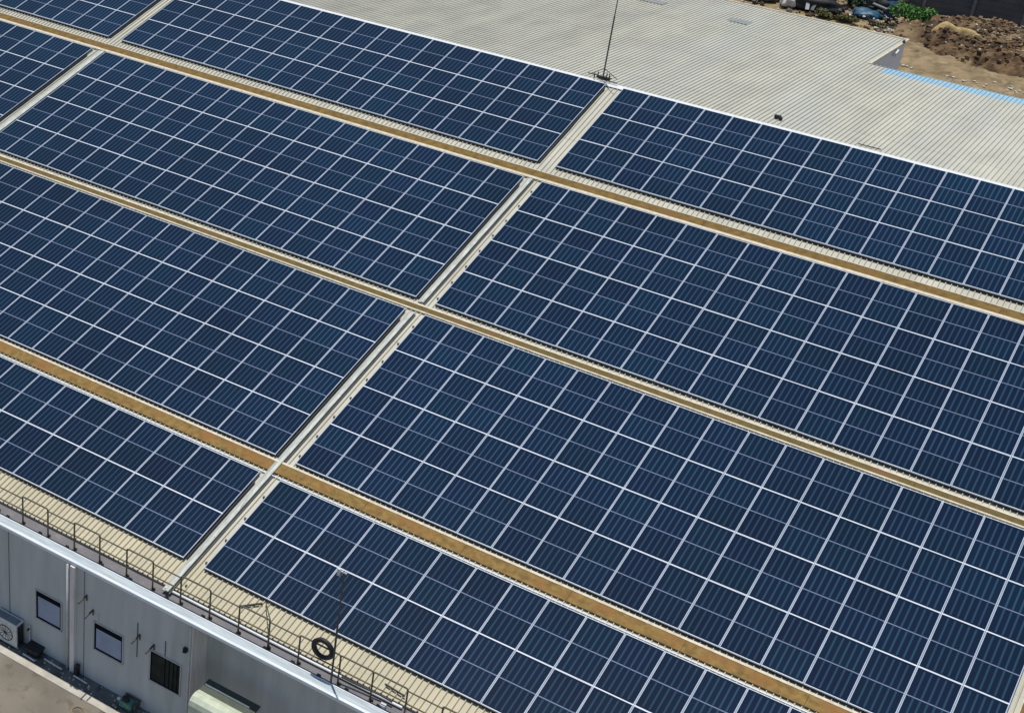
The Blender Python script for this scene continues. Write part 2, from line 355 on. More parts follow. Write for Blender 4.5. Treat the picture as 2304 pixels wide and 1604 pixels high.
# bracket arms, lamp and pipe on the wall
for x, z in ((-2.71, -1.29), (-2.48, -1.71), (-.87, -1.71), (-.39, -1.80)):
    MB().box(x-.02, x+.02, -2.19, -1.762, z-.02, z+.02, W).box(x-.02, x+.02, -1.785, -1.763, z-.19, z-.022, W).build('wall_bracket', M['steel'], B)
MB().box(.59, .70, -1.86, -1.763, -1.40, -1.27, W).tube([W(.645, -1.86, -1.33), W(.645, -1.91, -1.37)], .045).build('wall_lamp', M['dark'], B)
MB().tube([W(-2.30, -1.775, -1.75), W(-2.30, -1.775, -2.1)], .012, 6).build('conduit', M['pipe'], B)
MB().tube([W(-.95, -1.775, -1.3), W(-.95, -1.775, -2.6)], .012, 6).build('conduit', M['steel'], B)
MB().tube([W(-.02, -1.775, -1.45), W(-.02, -1.775, -2.0)], .012, 6).build('conduit', M['steel'], B)
MB().tube([W(.77, -1.79, -.45), W(.77, -1.79, -4.4)], .022, 8).build('conduit', M['pipe'], B)
# far roof details
MB().box(-1.45, -.55, DFAR-5.6, DFAR-4.6, -.005, .006, FP).build('roof_patch', M['patch'], B)
MB().box(-5.9, -4.6, DFAR-5.4, DFAR-4.5, -.005, .006, FP).build('roof_patch', M['patch'], B)
MB().box(5.12, 5.34, 1.33, 1.50, -.01, .12, FP).box(5.30, 5.42, 1.25, 1.36, -.01, .10, FP).build('roof_vent', M['dark'], B)
MB().box(8.2, 8.95, .60, .64, .0, .03, FP).build('roof_strap', M['steel'], B)
MB().box(NOTCH-.015, NOTCH+.15, 50.1, 50.6, -1.36, -1.18, W).build('wall_light', M['white'], B)
MB().box(NOTCH-.015, NOTCH+.08, 51.8, 52.0, -1.35, -1.22, W).build('wall_vent', M['dark'], B)
MB().tube([W(5.45, yn+.25, zf(DNEAR)-.02), W(5.45, yn+.25, -G)], .06, 8).build('rain_pipe', M['dark'], B)

# barrel canopy standing in front of the recess
CN = empty('barrel_canopy', W(2.2, -2.2, -G), 'cream barrel-shaped canopy with a shade-dark olive rear half, in front of the recessed wall', 'canopy')
MB().hexa([W(1.40, -2.26, -2.06), W(3.02, -2.26, -2.06), W(3.02, -1.74, -2.06), W(1.40, -1.74, -2.06), W(1.40, -2.26, -2.0), W(3.02, -2.26, -2.0), W(3.02, -1.74, -2.0), W(1.40, -1.74, -2.0)]).build('rear_sheet', M['olive'], CN)
MB().tube([W(1.44, -1.99, -1.975), W(2.82, -1.99, -1.975)], .022, 8).build('ridge_pipe', M['white'], CN)
mb = MB(); prof = [(-2.262, -2.03), (-2.27, -1.97), (-2.45, -1.895), (-2.62, -1.90), (-2.74, -1.98), (-2.79, -2.12), (-2.80, -2.45)]
for i in range(len(prof)-1):
    p, q = prof[i], prof[i+1]
    mb.hexa([W(1.42, p[0], p[1]-.025), W(1.42, q[0]+.02, q[1]-.02), W(3.0, q[0]+.02, q[1]-.02), W(3.0, p[0], p[1]-.025), W(1.42, p[0], p[1]), W(1.42, q[0], q[1]), W(3.0, q[0], q[1]), W(3.0, p[0], p[1])])
mb.build('front_sheet', M['creamsheet'], CN)
for x in (1.5, 2.9):
    for y in (-1.82, -2.66): MB().tube([W(x, y, -G), W(x, y, -2.06 if y > -2 else -1.94)], .03, 8).build('leg', M['steel'], CN)

# ------------------------------------------------------------ solar panels
PW, PL = 1.02, 2.0416
GAP = .6668
BLOCKS = [('A', 0.0, 2), ('B', 4.948, 4), ('C', 13.8266, 4), ('D', 23.1364, 3)]
LEFTX = -(GAP + 18*PW); FARX = LEFTX - GAP - 18*PW
SHIFT = (0.53125, -0.08767); FOC = 3692.14
def px(p):
    d = [p[i]-CAM[i] for i in range(3)]; c = [sum(RW[k][i]*d[i] for i in range(3)) for k in range(3)]
    return (c[0]/c[2]*FOC - 72.0, c[1]/c[2]*FOC + 600.0)
cands = []
for bn, s0, rows in BLOCKS:
    for r in range(rows):
        for side, bx in (('R', 0.0), ('L', LEFTX), ('F', FARX)):
            for c in range(18):
                x = bx + c*PW; s = s0 + r*PL; n = 0; K = 9
                for i in range(K):
                    for j in range(K):
                        q = px(RP(x+PW*(i+.5)/K, s+PL*(j+.5)/K))
                        if 0 <= q[0] <= 2304 and 0 <= q[1] <= 1604: n += 1
                a = px(RP(x, s)); b = px(RP(x+PW, s)); d = px(RP(x, s+PL))
                area = abs((b[0]-a[0])*(d[1]-a[1])-(b[1]-a[1])*(d[0]-a[0]))*n/K/K
                cands.append((area, bn, r, rows, side, c, x, s))
cands.sort(key=lambda t: -t[0])
g1 = .005; g2 = .0015; FT = .038; FWD = .021; FWS = .023
def rot(p): return (p[0], p[1]*CT - p[2]*ST, p[1]*ST + p[2]*CT)
def frame_mesh(mb, ox=0, oy=0, P=lambda x, y, z: rot((x, y, z))):
    a, b, c, d = ox+g1, ox+PW-g1, oy+g2, oy+PL-g2
    mb.box(a, b, c, c+FWD, -FT, 0, P); mb.box(a, b, d-FWD, d, -FT, 0, P)
    mb.box(a, a+FWS, c+FWD, d-FWD, -FT, 0, P); mb.box(b-FWS, b, c+FWD, d-FWD, -FT, 0, P)
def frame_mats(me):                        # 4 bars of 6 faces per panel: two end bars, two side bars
    me.materials.clear(); me.materials.append(M['alu']); me.materials.append(M['alu_glint'])
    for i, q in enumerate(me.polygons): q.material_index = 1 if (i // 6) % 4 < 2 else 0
def glass_mesh(mb, uvs, seeds, seed, ox=0, oy=0, P=lambda x, y, z: rot((x, y, z))):
    a, b, c, d = ox+g1+FWS, ox+PW-g1-FWS, oy+g2+FWD, oy+PL-g2-FWD
    mb.quad(P(a, c, -.004), P(b, c, -.004), P(b, d, -.004), P(a, d, -.004)); uvs += [(0, 0), (1, 0), (1, 1), (0, 1)]; seeds += [seed]*4
    mb.box(a, b, c, d, -.03, -.008, P); uvs += [(0, 0)]*24; seeds += [seed]*4*6
def set_uv(me, uvs, seeds):
    u = me.uv_layers.new(name='uv')
    for i in range(len(me.loops)): u.data[i].uv = uvs[i]
    at = me.attributes.new('seed', 'FLOAT', 'CORNER')
    for i in range(len(me.loops)): at.data[i].value = seeds[i]
ORD = ['zeroth', 'first', 'second', 'third', 'fourth', 'fifth', 'sixth', 'seventh', 'eighth', 'ninth', 'tenth', 'eleventh', 'twelfth', 'thirteenth', 'fourteenth', 'fifteenth', 'sixteenth', 'seventeenth', 'eighteenth']
def plabel(bn, r, rows, side, c):
    row = ORD[rows-r]
    ref = {'A': 'below the lower walkway', 'B': 'below the middle walkway', 'C': 'below the upper walkway', 'D': 'below the roof ridge'}[bn]
    if side == 'R': k = ORD[c+1] + ' right of the centre corridor'
    elif side == 'L': k = ORD[18-c] + ' left of the centre corridor'
    else: k = ORD[18-c] + ' left of the far corridor'
    return 'navy solar panel, %s row %s, %s' % (row, ref, k)
root0 = None
for t in cands[:300]:
    _, bn, r, rows, side, c, x, s = t
    loc = RP(x, s, 0)
    if root0 is None:
        root0 = empty('solar_panel', loc); parts0 = []
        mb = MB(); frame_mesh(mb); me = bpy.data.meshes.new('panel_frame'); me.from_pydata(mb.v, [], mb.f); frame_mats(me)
        o = bpy.data.objects.new('frame', me); col.objects.link(o); o.parent = root0; parts0.append(o)
        mb = MB(); uvs = []; seeds = []; glass_mesh(mb, uvs, seeds, 0.0); me = bpy.data.meshes.new('cell_glass'); me.from_pydata(mb.v, [], mb.f); me.update(); set_uv(me, uvs, seeds); me.materials.append(M['glass'])
        o = bpy.data.objects.new('cell_glass', me); col.objects.link(o); o.parent = root0; parts0.append(o)
        rt = root0
    else:
        rt = root0.copy(); col.objects.link(rt)
        for q in parts0:
            k = q.copy(); col.objects.link(k); k.parent = rt
    rt.location = loc
    rt.location = (loc[0], loc[1], loc[2]+random.uniform(-.002, .002))
    rt.rotation_euler = (random.gauss(0, .0022), random.gauss(0, .0022), random.gauss(0, .0006))
    tag(rt, plabel(bn, r, rows, side, c), 'solar panel', 'solar panels on the roof')
mbf = MB(); mbg = MB(); uvs = []; seeds = []
for i, t in enumerate(cands[300:]):
    _, bn, r, rows, side, c, x, s = t
    frame_mesh(mbf, x, s, RP)
    glass_mesh(mbg, uvs, seeds, random.random()*7, x, s, RP)
DR = empty('distant_solar_panels', (-30, 25, G), 'mass of small distant navy solar panels at the far upper left of the roof', 'solar panels', 'solar panels on the roof'); DR['kind'] = 'stuff'
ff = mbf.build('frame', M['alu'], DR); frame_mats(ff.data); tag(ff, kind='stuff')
gg = mbg.build('cell_glass', M['glass'], DR); tag(gg, kind='stuff'); set_uv(gg.data, uvs, seeds)

# mounting rails of each block (black, under the panels), plus skirts that blacken the shaded gap
for bn, s0, rows in BLOCKS:
    for side, bx in (('R', 0.0), ('L', LEFTX), ('F', FARX)):
        m_ = MB()
        for r in range(rows):
            for q in (.10, .90):
                s = s0 + (r+q)*PL
                m_.box(bx+.03, bx+18*PW-.032, s-.02, s+.02, -.119, -.042, RP)
        m_.box(bx+.012, bx+18*PW-.012, s0+.012, s0+.03, -.1195, -.040, RP)  # black skirt added to deepen the shade under the lower edge
        m_.box(bx+18*PW-.03, bx+18*PW-.012, s0+.032, s0+rows*PL-.012, -.1195, -.040, RP)  # same added shade skirt down the right side
        lab = {'R': 'right of', 'L': 'left of'}.get(side, 'beyond the far corridor, left of')
        ref = {'A': 'below lower walkway', 'B': 'below middle walkway', 'C': 'below upper walkway', 'D': 'below the ridge'}[bn]
        where = {'R': 'right of the centre corridor', 'L': 'left of the centre corridor', 'F': 'left of the far corridor'}[side]
        tag(m_.build('rails_and_shade_skirts', M['dark']), 'dark rails and shade skirts under the panels %s, %s' % (ref, where), 'mounting rails', 'mounting rails and shade skirts under the panels')

# ------------------------------------------------------------ walkways
def walkway(s0, s1, ea, eb, m, label, xa=X0+.5, xb=X1-.5):
    t = empty('roof_walkway', RP(0, s0, -.12), label, 'walkway', 'grating walkways across the roof')
    mb = MB(); x = xa
    while x < xb:
        x2 = min(x+3.0, xb); j = random.uniform(-.002, .002)
        mb.box(x+.004, x2-.004, s0+ea, s1-eb, -.105+j, -.078+j, RP); x = x2
    mb.build('grating', m, t)
    if ea: MB().box(xa, xb, s0, s0+ea-.002, -.118, -.066, RP).build('edge_trim', M['edge'], t)
    if eb: MB().box(xa, xb, s1-eb+.002, s1, -.118, -.062, RP).build('edge_trim', M['edge'], t)
    return t
walkway(4.35, 4.85, 0, .085, M['grate1'], 'brown grating walkway across the roof, the lowest of the three')
walkway(13.27, 13.63, .06, .085, M['grate2'], 'narrow olive brown walkway across the roof, the middle of the three')
walkway(22.12, 22.66, .13, .03, M['grate'], 'brown walkway across the roof, the one nearest the ridge')
MB_ = MB()
MB_.box(-46+.6, X1-.6, 4.20, 4.235, -.119, -.085, RP)
tag(MB_.build('conduit', M['white']), 'thin white conduit on the ribbed sheet beside the lowest brown walkway', 'conduit')
t = empty('roof_walkway', RP(18.85, 2, -.12), 'brown walkway running up the slope at the right end of the panels', 'walkway', 'grating walkways across the roof')
MB().box(18.60, 19.05, -.9, 29.0, -.060, -.035, RP).build('grating', M['grate'], t)
MB().box(18.575, 18.598, -.9, 29.0, -.118, -.03, RP).build('edge_trim', M['edge'], t)
MB().box(19.052, 19.075, -.9, 29.0, -.118, -.03, RP).build('edge_trim', M['edge'], t)

# ------------------------------------------------------------ cable trays
def tray(xa, s0, s1, label, wd=.20, top=-.035):
    t = empty('cable_tray', RP(xa, s0, -.12), label, 'cable tray', 'covered cable trays in the corridors')
    mb = MB(); s = s0
    while s < s1-.01:
        e = min(s+2.4, s1); mb.box(xa+wd*.5, xa+wd, s+.004, e-.004, -.075, top+random.uniform(-.003, .003), RP); s = e
    mb.build('tray_cover', M['tray'], t)
    MB().box(xa, xa+wd*.5-.004, s0, s1, -.105, -.07, RP).build('tray_side', M['traydull'], t)
    MB().box(xa+wd+.002, xa+wd+.055, s0, s1, -.1195, -.112, RP).build('tray_shadow_strip', M['steel'], t)  # dark strip standing for the tray's shadow on its right
    s = s0+.5
    while s < s1:
        MB().box(xa+.44, xa+.49, s-.03, s+.03, -.1195, -.085, RP).build('clip', M['steel'], t); s += 1.02
    return t
tray(-.555, -1.25, 13.10, 'pale cable tray in the centre corridor, from eave up to middle walkway')
tray(-.555, 13.72, 22.05, 'pale covered cable tray in the centre corridor, between middle and upper walkways')
tray(LEFTX-.40, 13.72, 22.05, 'pale covered cable tray in the far left corridor below the upper walkway', .30)
for xx, ref in ((-GAP+.035, 'centre corridor'), (LEFTX-GAP+.035, 'far left corridor')):  # black tubes added in place of the shadow beside the panel edges
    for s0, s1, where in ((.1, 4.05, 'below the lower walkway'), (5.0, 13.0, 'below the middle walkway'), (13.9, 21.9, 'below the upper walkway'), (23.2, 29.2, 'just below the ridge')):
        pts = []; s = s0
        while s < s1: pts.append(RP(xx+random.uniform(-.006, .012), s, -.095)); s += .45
        tag(MB().tube(pts, .028, 6).build('cable', M['dark']), 'added shadow strip along the left edge of the %s, %s' % (ref, where), 'cable', 'shadow strips along the corridors')  # 'cable' here is an added black tube standing in for shadow

# white conduit along the gutter
mb = MB(); mb.tube([RP(-.46, -1.2, -.04), W(-.50, -1.10, -.20), W(-.42, -1.07, -.29), W(3.0, -1.07, -.29), W(6.6, -1.06, -.29)], .035, 8)
tag(mb.build('gutter_conduit', M['white']), 'white conduit pipe running along the gutter at the roof edge', 'pipe')

# ------------------------------------------------------------ railing
RL = empty('safety_railing', W(0, -1.27, -.36), 'olive painted safety railing of low frames along the gutter', 'railing')
posts = [-8.2, -7.27, -6.33, -5.395, -4.475, -3.53, -2.64, -1.717, -.84, .076, 1.01, 1.915, 2.83, 3.73, 4.90, 5.82, 6.76, 7.70, 8.64, 9.58, 10.5]
Yp = -1.27; zt = .64
pairs = []
for i, x in enumerate(posts):
    mb = MB(); mb.tube([W(x, Yp, -.357), W(x, Yp, zt-.03)], .025, 8); mb.box(x-.05, x+.05, Yp-.04, Yp+.04, -.36, -.35, W)
    mb.box(x+.02, x+.09, Yp-.015, Yp+.015, -.34, -.27, W)
    mb.build('post', M['rail'], RL)
for i in range(len(posts)-1):
    a, b = posts[i], posts[i+1]
    fr_ = (i % 2 == 1)
    if i == 14: fr_ = True
    z = zt if fr_ else zt-.075
    pts = [W(a, Yp, zt-.06), W(a+.015, Yp, z-.01), W(a+.05, Yp, z), W(b-.05, Yp, z), W(b-.015, Yp, z-.012), W(b, Yp, zt-.08)] if fr_ else [W(a+.02, Yp, z), W(b-.02, Yp, z)]
    MB().tube(pts, .024 if fr_ else .020, 8).build('top_rail', M['rail'], RL)
    zm = .16 if fr_ else .14
    MB().tube([W(a+.02, Yp, zm), W(b-.02, Yp, zm)], .020, 8).build('mid_rail', M['rail'], RL)

# hose coil hanging on the railing
mb = MB(); 
for k in range(9):
    R_ = .25 + .03*math.sin(k*2.1); oy = -.05+.018*(k % 4); off = (random.uniform(-.02, .02), random.uniform(-.025, .02))
    pts = [W(4.41+off[0]+R_*math.cos(a*math.pi/14), -1.33-oy, .60+off[1]+(R_+.03)*math.sin(a*math.pi/14)) for a in range(29)]
    mb.tube(pts, .036, 8)
tag(mb.build('hose_coil', M['dark'], smooth=True), 'black coil of thick hose hanging on the olive railing', 'hose')
# pole with floodlight at the gutter
t = empty('floodlight_pole', W(4.77, -1.40, -.36), 'thin dark pole with small white floodlight, standing in the gutter by the hose coil', 'pole')
MB().tube([W(4.77, -1.40, -.36), W(4.77, -1.40, 1.7)], .028, 8).build('pole', M['steel'], t)
MB().tube([W(4.77, -1.40, 1.7), W(4.77, -1.40, 3.50)], .022, 8).build('upper_pole', M['steel'], t)
hd = MB().box(4.60, 4.68, -1.44, -1.38, 3.30, 3.52, W).box(4.68, 4.86, -1.43, -1.40, 3.44, 3.49, W).build('floodlight', M['acwhite'], t, bevel=.01)
MB().tube([W(4.74, -1.36, .9), W(4.74, -1.36, 1.25)], .02, 6).build('junction_pipe', M['white'], t)
# loose pipes and scraps near the railing
def loose(name, pts, r, m, label, cat): return tag(MB().tube(pts, r, 8).build(name, m), label, cat)
loose('loose_pipe', [RP(1.55, -.55, -.09), RP(1.98, -.16, -.07)], .03, M['dark'], 'short black pipe on the ribbed roof edge just below the first right-hand panels', 'pipe')
loose('brace_rod', [RP(2.05, -.10, -.06), W(2.83, Yp+.02, .60)], .016, M['rail'], 'slanting rod from the roof edge to the railing, right of the short black pipe', 'rod')
loose('dark_hose', [W(4.95, -1.2, -.13), W(5.4, -1.16, -.16), W(6.0, -1.12, -.17), W(6.35, -1.12, -.19)], .028, M['dark'], 'dark hose lying along the roof edge right of the floodlight pole', 'hose')
loose('dark_rod', [RP(5.93, -.72, -.085), RP(6.52, -.80, -.06)], .026, M['dark'], 'short dark rod lying on the ribs behind the rightmost railing frame', 'rod')
tag(MB().box(6.12, 6.26, -1.36, -1.24, -.355, -.24, W).build('white_block', M['sack']), 'small white block in the gutter at the right end of the railing', 'block')

# ------------------------------------------------------------ mast on the ridge
t = empty('lightning_mast', RP(-.93, 29.55, -.06), 'tall thin grey mast on a dark cross frame at the ridge', 'mast')
bx, by, bz = RP(-.93, 29.58, -.05)
MB().tube([(bx, by, bz), (bx, by, bz+2.6)], .03, 8).build('pole', M['mast'], t)
MB().tube([(bx, by, bz+2.6), (bx, by, bz+5.6)], .021, 8, .012).build('upper_pole', M['mast'], t)
MB().box(bx-.62, bx+.30, by+.10, by+.13, bz+.05, bz+.08).build('base_rail', M['steel'], t)
MB().box(bx-.10, bx+.62, by-.14, by-.11, bz+.03, bz+.06).build('base_rail', M['steel'], t)
MB().box(bx-.24, bx+.28, by-.04, by+.04, bz+.02, bz+.10).build('foot_plate', M['dark'], t)
for dx_, dy_ in ((-.22, .05), (.22, .05), (-.30, -.1), (0.1, .1)):
    MB().tube([(bx+dx_, by+dy_, bz+.02), (bx+dx_, by+dy_, bz+.24)], .022, 6).build('stub', M['dark'], t)
MB().tube([(bx-.5, by+.12, bz+.09), (bx, by, bz+.45)], .014, 6).build('brace', M['steel'], t)
MB().tube([(bx+.5, by+.12, bz+.09), (bx, by, bz+.45)], .014, 6).build('brace', M['steel'], t)

# ------------------------------------------------------------ yard things
t = empty('air_conditioner', W(-5.45, -2.0, -G), 'white outdoor air conditioning unit with a grey top beside the wall', 'air conditioner')
MB().box(-5.93, -4.99, -2.16, -1.82, -G+.06, -3.56, W).build('casing', M['acwhite'], t, bevel=.015)
MB().box(-5.90, -5.03, -2.12, -1.85, -3.557, -3.552, W).build('top_panel', M['actop'], t)  # top panel in a darker grey than the casing
MB().box(-5.93, -4.99, -2.175, -2.13, -3.585, -3.545, W).build('top_edge', M['white'], t)  # white strip paints in the sunlit front edge
MB().box(-5.93, -4.99, -1.86, -1.83, -3.575, -3.545, W).build('top_edge', M['white'], t)
MB().box(-4.988, -4.975, -2.12, -1.85, -G+.10, -3.62, W).build('side_grille', M['dark'], t)
mb = MB()
pts = [W(-5.42+.27*math.cos(a*math.pi/12), -2.166, -4.03+.27*math.sin(a*math.pi/12)) for a in range(25)]
mb.tube(pts, .014, 6)
for a in range(0, 12): mb.tube([W(-5.42, -2.168, -4.03), pts[a*2]], .006, 4)
mb.build('fan_guard', M['dark'], t)
MB().box(-5.7, -5.62, -2.16, -1.84, -G, -G+.058, W).build('foot', M['dark'], t); MB().box(-5.2, -5.12, -2.16, -1.84, -G, -G+.058, W).build('foot', M['dark'], t)
t = empty('dark_bin', W(-4.45, -1.95, -G), 'low black tub on the ground right of the air conditioner', 'tub')
mb = MB(); mb.hexa([W(-4.66, -2.1, -G+.01), W(-4.28, -2.1, -G+.01), W(-4.28, -1.80, -G+.01), W(-4.66, -1.80, -G+.01), W(-4.72, -2.14, -4.24), W(-4.22, -2.14, -4.24), W(-4.22, -1.78, -4.24), W(-4.72, -1.78, -4.24)])
mb.build('tub', M['dark'], t, bevel=.03); MB().box(-4.73, -4.21, -2.15, -1.77, -4.238, -4.215, W).build('rim', M['dark'], t)
t = empty('tap_pipe', W(-4.78, -1.80, -G), 'short upright grey water pipe against the wall between unit and window', 'pipe')
MB().tube([W(-4.76, -1.83, -G), W(-4.76, -1.83, -3.62)], .022, 8).build('pipe', M['pipe'], t); MB().tube([W(-4.76, -1.83, -3.72), W(-4.76, -1.93, -3.74)], .03, 8).build('valve', M['dark'], t)
for x0, x1, y, lab in ((-4.72, -4.27, -2.20, 'short pale pipe on the ground in front of the black tub'), (-4.08, -3.42, -1.98, 'pale pipe lying on the apron left of the rain pipe'), (-3.0, -2.5, -1.98, 'pale pipe lying on the apron right of the rain pipe')):
    tag(MB().tube([W(x0, y, -G+.05), W(x1, y-.02, -G+.05)], .028, 8).build('ground_pipe', M['pipe']), lab, 'pipe')
tag(MB().box(-3.02, -2.90, -1.98, -1.80, -G+.006, -4.16, W).box(-2.99, -2.86, -1.93, -1.84, -4.158, -4.02, W).build('pump', M['dark'], bevel=.02), 'small dark pump on the apron right of the pilaster', 'pump')
t = empty('green_machine', W(-1.0, -1.98, -G), 'pale green motor with a dark frame on the apron below the windows', 'machine')
MB().box(-1.28, -.86, -2.14, -1.86, -G+.05, -4.22, W).build('body', M['greenplastic'], t, bevel=.03)
MB().tube([W(-1.12, -2.0, -4.21), W(-1.12, -2.0, -4.14)], .11, 14).build('hopper', M['dark'], t)
MB().tube([W(-1.28, -2.0, -4.32), W(-1.40, -2.0, -4.32)], .05, 10).build('shaft', M['acwhite'], t)
MB().box(-1.25, -.72, -1.85, -1.81, -4.2, -4.16, W).box(-.76, -.72, -2.12, -1.852, -4.3, -4.12, W).box(-1.2, -.74, -2.18, -2.145, -G+.01, -4.44, W).build('frame', M['steel'], t)
tag(MB().tube([W(-2.10+.17*math.cos(a*math.pi/10), -3.02+.17*math.sin(a*math.pi/10), -G+.02) for a in range(21)], .022, 6).build('manhole_ring', M['ground']), 'round pinkish manhole rim in the yard at the bottom edge', 'manhole')
random.seed(21)
for i in range(26):
    pass
# litter of stones along the apron
mb = MB()
for i in range(120):
    x = random.uniform(-6.5, 1.5); y = random.uniform(-2.28, -1.82); r = random.uniform(.008, .03)
    mb.hexa([W(x+a*r*random.uniform(.6, 1.2), y+b*r*random.uniform(.6, 1.2), -G+.006+c*r) for c in (0, 1) for a, b in ((-1, -1), (1, -1), (1, 1), (-1, 1))])
tag(mb.build('gravel', M['kerb']), 'loose stones and grit scattered on the dark apron by the wall', 'gravel', kind='stuff')

# ------------------------------------------------------------ beyond the factory
from mathutils import noise as mnoise
def fbm(x, y, s, o=4): return sum(mnoise.noise(Vector((x*s*2**k, y*s*2**k, k*7.3)))/2**k for k in range(o))
def mound(name, cx, cy, rx, ry, h, m, label, n=70, amp=.25, kind='structure', cat=None, z0=-.04):
    mb = MB()
    for j in range(n+1):
        for i in range(n+1):
            u = -1+2*i/n; v = -1+2*j/n; x = cx+u*rx; y = cy+v*ry
            r = math.sqrt(u*u+v*v) + .22*fbm(x, y, .35, 3)
            b = max(0, 1-r); hh = h*(1-(1-min(1, b*1.7))**2)
            z = hh*(1+.25*fbm(x+9, y, .5)) + (amp*abs(fbm(x, y+5, 1.3)) + amp*.35*fbm(x, y, 4.0, 2))*min(1, b*5) + (z0 if b <= 0 else 0)
            mb.v.append((x, y, z))
    for j in range(n):
        for i in range(n):
            a = j*(n+1)+i; mb.f.append((a, a+1, a+n+2, a+n+1))
    o = mb.build(name, m)
    tag(o, label, cat, kind=kind); return o
mound('dirt_mound', 7.9, 61.2, 4.4, 3.3, .85, M['dirt'], 'mound of brown excavated earth before the dark boundary wall', 110, .30)
mound('dirt_bank', 6.0, 58.6, 5.5, 2.0, .22, M['ground'], 'low bank of trampled dry soil in front of the mound', 60, .16)
mb = MB()                                    # pale sand streak lying on the mound flank
mound('sand_streak', 6.3, 60.6, 1.5, .7, 1.15, M['sand'], 'pale sand spilled down the left flank of the mound', 40, .12)
def clods(cx, cy, rx, ry, h, n, m, label, r0, r1, seed):
    random.seed(seed); mb = MB()
    for i in range(n):
        x = cx+random.gauss(0, .42)*rx; y = cy+random.gauss(0, .42)*ry
        u = (x-cx)/rx; v = (y-cy)/ry
        r = math.sqrt(u*u+v*v) + .22*fbm(x, y, .35, 3); b = max(0, 1-r); hh = h*(1-(1-min(1, b*1.7))**2)
        z = hh*(1+.25*fbm(x+9, y, .5)) + (.30*abs(fbm(x, y+5, 1.3)) + .1*fbm(x, y, 4.0, 2))*min(1, b*5)
        q = random.uniform(r0, r1)*random.random()**.5
        mb.hexa([(x+a*q*random.uniform(.4, 1.3), y+c*q*random.uniform(.4, 1.3), z-.03+d*q*random.uniform(.8, 1.5)) for d in (0, 1) for a, c in ((-1, -1), (1, -1), (1, 1), (-1, 1))])
    tag(mb.build('clods', m), label, kind='stuff')
clods(7.9, 61.2, 4.4, 3.3, .85, 1500, M['dirt'], 'clods of brown earth littering the excavated mound', .03, .13, 11)
clods(7.9, 61.2, 4.4, 3.3, .85, 260, M['kerb'], 'pale stones and rubble mixed into the earth mound', .02, .08, 12)
random.seed(5)
mb = MB()
for i in range(900):
    x = random.uniform(2.5, 13); y = random.uniform(56.5, 64); r = random.uniform(.02, .07)**1.0
    h = 0
    u = (x-7.9)/4.3; v = (y-61.4)/3.3; q = 1-math.sqrt(u*u+v*v)
    if q > 0: continue
    mb.hexa([(x+a*r*random.uniform(.5, 1.3), y+b*r*random.uniform(.5, 1.3), .0+c*r*1.2+(.05 if q > -.3 else 0)) for c in (0, 1) for a, b in ((-1, -1), (1, -1), (1, 1), (-1, 1))])
tag(mb.build('stones', M['kerb']), 'stones scattered over the dry soil beyond the roof', 'stones', kind='stuff')

t = empty('boundary_wall', (4, 64.95, 0), 'dark concrete panel boundary wall with pale upright posts behind the earth mound', 'wall')
xs = [-10.4, -8.1, -5.8, -3.5, -1.2, 1.55, 3.85, 6.15, 8.5, 10.8, 13.1, 15.4, 17.7, 20]
for a, b in zip(xs[:-1], xs[1:]):
    mb = MB()
    for k in range(6): mb.box(a+.08, b-.08, 64.95-.03+random.uniform(0, .02), 65.0, k*.33+.01, k*.33+.322)
    mb.build('wall_panel', M['bwall'], t)
for x in xs: MB().box(x-.075, x+.075, 64.86, 65.03, 0, 2.05).build('post', M['bpost'], t)
MB().box(xs[0], xs[-1], 64.93, 65.03, 2.0, 2.06).build('coping', M['bpost'], t)
sheet('far_ground', -60, 60, 65.2, 140, .02, M['yard'])

def bush(name, cx, cy, rx, ry, rz, n, m, label, ls=.10, cat='bush', group=None, z0=0.0):
    t = empty(name, (cx, cy, z0), label, cat, group)
    mb = MB(); cl = [(random.gauss(0, .45), random.gauss(0, .45), random.uniform(.15, .9), random.uniform(.35, .6)) for _ in range(9)]
    for i in range(n):
        c = random.choice(cl)
        d = Vector((random.gauss(0, 1), random.gauss(0, 1), random.gauss(0, 1))).normalized()*c[3]*random.uniform(.5, 1)
        p = Vector((cx+(c[0]+d.x)*rx*.8, cy+(c[1]+d.y)*ry*.8, z0+max(.03, (c[2]+d.z*.7)*rz)))
        a = Vector((random.gauss(0, 1), random.gauss(0, 1), random.gauss(0, .6))).normalized(); b = a.cross(Vector((random.gauss(0, 1), random.gauss(0, 1), random.gauss(0, 1)))).normalized()
        s = ls*random.uniform(.6, 1.4)
        mb.quad(tuple(p-a*s), tuple(p+b*s*.5), tuple(p+a*s), tuple(p-b*s*.5))
    mb.build('foliage', m, t)
    mb = MB()
    for c in cl[:5]: mb.tube([(cx, cy, z0), (cx+c[0]*rx*.5, cy+c[1]*ry*.5, z0+c[2]*rz*.8)], .03, 5, .012)
    mb.build('stem', M['bark'], t)
    return t
bush('bush', 3.95, 62.5, 1.0, .8, 1.05, 2200, M['leaf_bright'], 'bright green leafy bush in front of the dark boundary wall', .085)
bush('bush', .95, 63.6, 1.0, .7, 1.15, 1300, M['leaf_dark'], 'dark green bush behind the blue tarp, left of the bright bush', .09)
bush('bush', -.6, 62.6, .9, .7, .75, 800, M['leaf_dark'], 'low dark green shrub among the scrap, next to the grey sheets', .09)
bush('bush', -.05, 61.0, .9, .5, .45, 700, M['leaf_dry'], 'yellowish dry weed clump at the edge of the far roof', .07)
bush('bush', 2.75, 61.4, .9, .35, .22, 500, M['leaf_dry'], 'low patch of dry weeds between blue tarp and bright bush', .06)
bush('bush', 1.0, 60.9, .8, .4, .35, 800, M['leaf_dry'], 'olive dry weed clump in front of the teal blue tarp', .06)
bush('bush', -3.0, 63.4, 1.3, .8, .9, 900, M['leaf_dark'], 'dark shrub behind the white sack at the top edge', .09)
